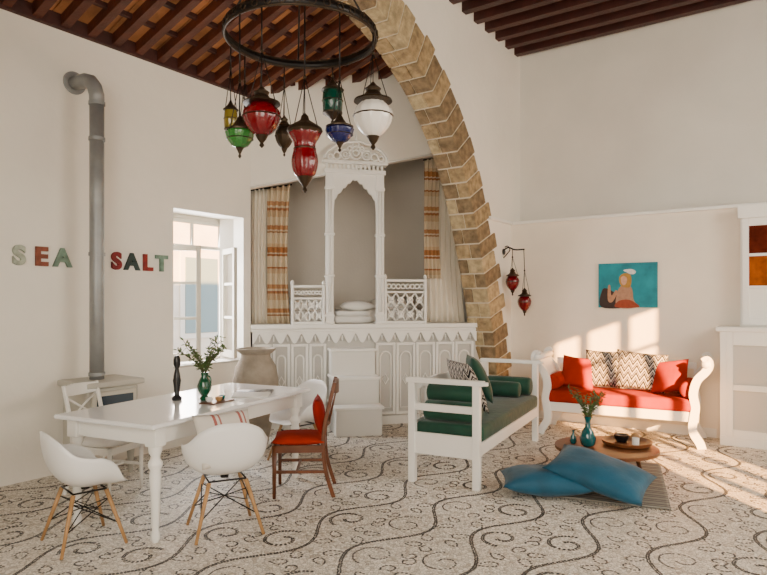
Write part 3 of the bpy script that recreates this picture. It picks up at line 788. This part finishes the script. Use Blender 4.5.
for j in range(4):
    for i in range(n): k=(i+1)%n; jj=(j+1)%4; fs.append((j*n+i,j*n+k,jj*n+k,jj*n+i))
mk('ring_band',vs,fs,blackM,ch,True)
tubes('ring_rims',[(circ(RR,-.026),.009,True),(circ(RR,.026),.009,True)],brassM,ch,8)
sc=[]
for i in range(36):
    a=2*pi*i/36; e=Vector((math.cos(a),math.sin(a),0)); t=Vector((-math.sin(a),math.cos(a),0))
    sc.append(([e*(RR+.012)+t*.022*math.cos(b*pi/5)+Vector((0,0,.02*math.sin(b*pi/5))) for b in range(10)],.004,True))
tubes('ring_scrolls',sc,brassM,ch,5)
hubz=.86
sus=[]
for i in range(4):
    a=pi/4+i*pi/2; sus.append(([(RR*math.cos(a),RR*math.sin(a),.03),(.03*math.cos(a),.03*math.sin(a),hubz)],.007))
sus.append(([(0,0,hubz-.02),(0,0,4.83-ZR)],.012))
tubes('suspension_rods',sus,blackM,ch,8)
lathe('hub',[(.01,hubz-.08),(.05,hubz-.03),(.06,hubz),(.03,hubz+.06),(.012,hubz+.1)],brassM,ch)
lathe('ceiling_rose',[(.02,1.38),(.06,1.43),(.09,1.47)],brassM,ch)
specs=[(-15,116,.26,.46,glW,'globe','white_glass_lantern'),(-80,153,.22,.49,glR,'tall','red_glass_lantern'),(-110,117,.23,.38,glR,'globe','red_glass_lantern'),(-130,137,.18,.27,glG,'bowl','green_glass_lantern'),(170,119,.11,.28,glA,'cyl','amber_glass_lantern'),(150,126,.10,.22,glA,'cyl','amber_glass_lantern'),(70,101,.18,.36,glDG,'cyl','green_glass_lantern'),(-55,133,.18,.24,glB,'bowl','blue_glass_lantern'),(112,136,.14,.32,brassM,'globe','brass_lantern')]
for th,v,w_,h_,gm,kd,nm in specs:
    t=math.radians(th); d=d0+RR*math.sin(t); p=fwd*d+rt*(rc_+RR*math.cos(t)); z=1.5+d*(302-v)/618
    lantern(nm,(p.x,p.y,z),w_,h_,gm,(p.x,p.y,ZR-.03),kd,ch)
br=root('bracket_with_red_lanterns',(-3.32,7.45,2.17))
tube('arm',spl([(0,0,0),(.08,-.02,.03),(.16,0,.0),(.28,.02,-.0)],6),.010,blackM,br)
tube('scroll',spl([(0,0,-.1),(.05,0,-.05),(.09,-.0,0),(.06,0,.05),(.02,0,.04)],6),.007,blackM,br)
lathe('plate',[(.04,0),(.04,.012),(.01,.016)],blackM,br,(0,0,-.02),rot=(0,pi/2,0),n=16)
lantern('lantern_upper',(-3.19,7.44,1.76),.17,.36,glR,(-3.19,7.44,2.18),'globe',br)
lantern('lantern_lower',(-3.04,7.47,1.50),.17,.36,glR,(-3.05,7.47,2.17),'globe',br)

# ---------------- right-hand cabinet ----------------
cb=root('built_in_cupboard',(0,0,0))
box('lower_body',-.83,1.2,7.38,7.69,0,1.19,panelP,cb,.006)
box('lower_top',-.87,1.24,7.34,7.69,1.19,1.24,whiteP,cb,.01)
box('upper_body',-.66,1.2,7.55,7.69,1.24,2.50,whiteP,cb)
L=[(-.83,-.77,7.355,7.38,0,1.19),(-.83,1.2,7.35,7.38,0,.1)]
for x in (-.77,-.25,.27): L+= [(x,x+.06,7.355,7.38,.1,1.19),(x+.42,x+.52,7.355,7.38,.1,1.19),(x+.06,x+.42,7.355,7.38,.1,.17),(x+.06,x+.42,7.355,7.38,1.05,1.19),(x+.06,x+.42,7.355,7.38,.58,.64)]
boxes('lower_door_frames',L,whiteP,cb,.004)
L=[(-.68,1.2,7.49,7.55,2.38,2.52)]
for x in (-.64,-.08,.48): L+= [(x,x+.06,7.51,7.55,1.26,2.38),(x+.46,x+.52,7.51,7.55,1.26,2.38),(x+.06,x+.46,7.51,7.55,1.26,1.34),(x+.06,x+.46,7.51,7.55,2.30,2.38),(x+.06,x+.46,7.515,7.545,1.64,1.67),(x+.06,x+.46,7.515,7.545,1.98,2.01)]
boxes('upper_door_frames',L,whiteP,cb,.004)
for i,x in enumerate((-.64,-.08,.48)):
    box('pane_low_%d'%i,x+.05,x+.47,7.535,7.548,1.33,1.65,whiteP,cb); box('pane_mid_%d'%i,x+.05,x+.47,7.535,7.548,1.66,1.99,orangeG,cb); box('pane_top_%d'%i,x+.05,x+.47,7.535,7.548,2.0,2.31,brownG,cb)

# ---------------- lights ----------------
W=bpy.data.worlds.new('World'); bpy.context.scene.world=W; W.use_nodes=True
W.node_tree.nodes['Background'].inputs[0].default_value=(.92,.95,1,1); W.node_tree.nodes['Background'].inputs[1].default_value=3.4
def light(kind,name,loc,tgt,e,col,**k):
    l=bpy.data.lights.new(name,kind); l.energy=e; l.color=col
    for a,b in k.items(): setattr(l,a,b)
    o=bpy.data.objects.new(name,l); C.objects.link(o); o.location=loc
    o.rotation_euler=(Vector(tgt)-Vector(loc)).to_track_quat('-Z','Y').to_euler(); return o
light('AREA','rear_fill_light',(-.4,-1.9,2.3),(-2.0,5,1.4),290,(1,.92,.79),shape='RECTANGLE',size=4,size_y=2.8)  # added fill behind the camera, the front wall has no doorway
light('AREA','right_fill_light',(2.5,4.9,2.6),(-3,4.8,1.2),190,(1,.91,.77),shape='RECTANGLE',size=2.2,size_y=2.0)  # added fill inside the right wall, not at any opening
light('AREA','left_window_light',(-5.85,4.45,1.7),(-3,4.6,1.0),80,(.95,.97,1),shape='RECTANGLE',size=.85,size_y=1.4)
sd=Vector((-.67,.70,-.262)).normalized()
light('SUN','sun',(8,-6,6),Vector((8,-6,6))+sd,55,(1,.48,.15),angle=.010)
# ---------------- camera ----------------
cam=bpy.data.cameras.new('Camera'); co=bpy.data.objects.new('Camera',cam); C.objects.link(co)
co.location=(0,0,1.5); co.rotation_euler=(pi/2,0,math.radians(35))
cam.sensor_width=36; cam.lens=618/767*36; cam.shift_y=14.5/767; cam.clip_start=.05
bpy.context.scene.camera=co
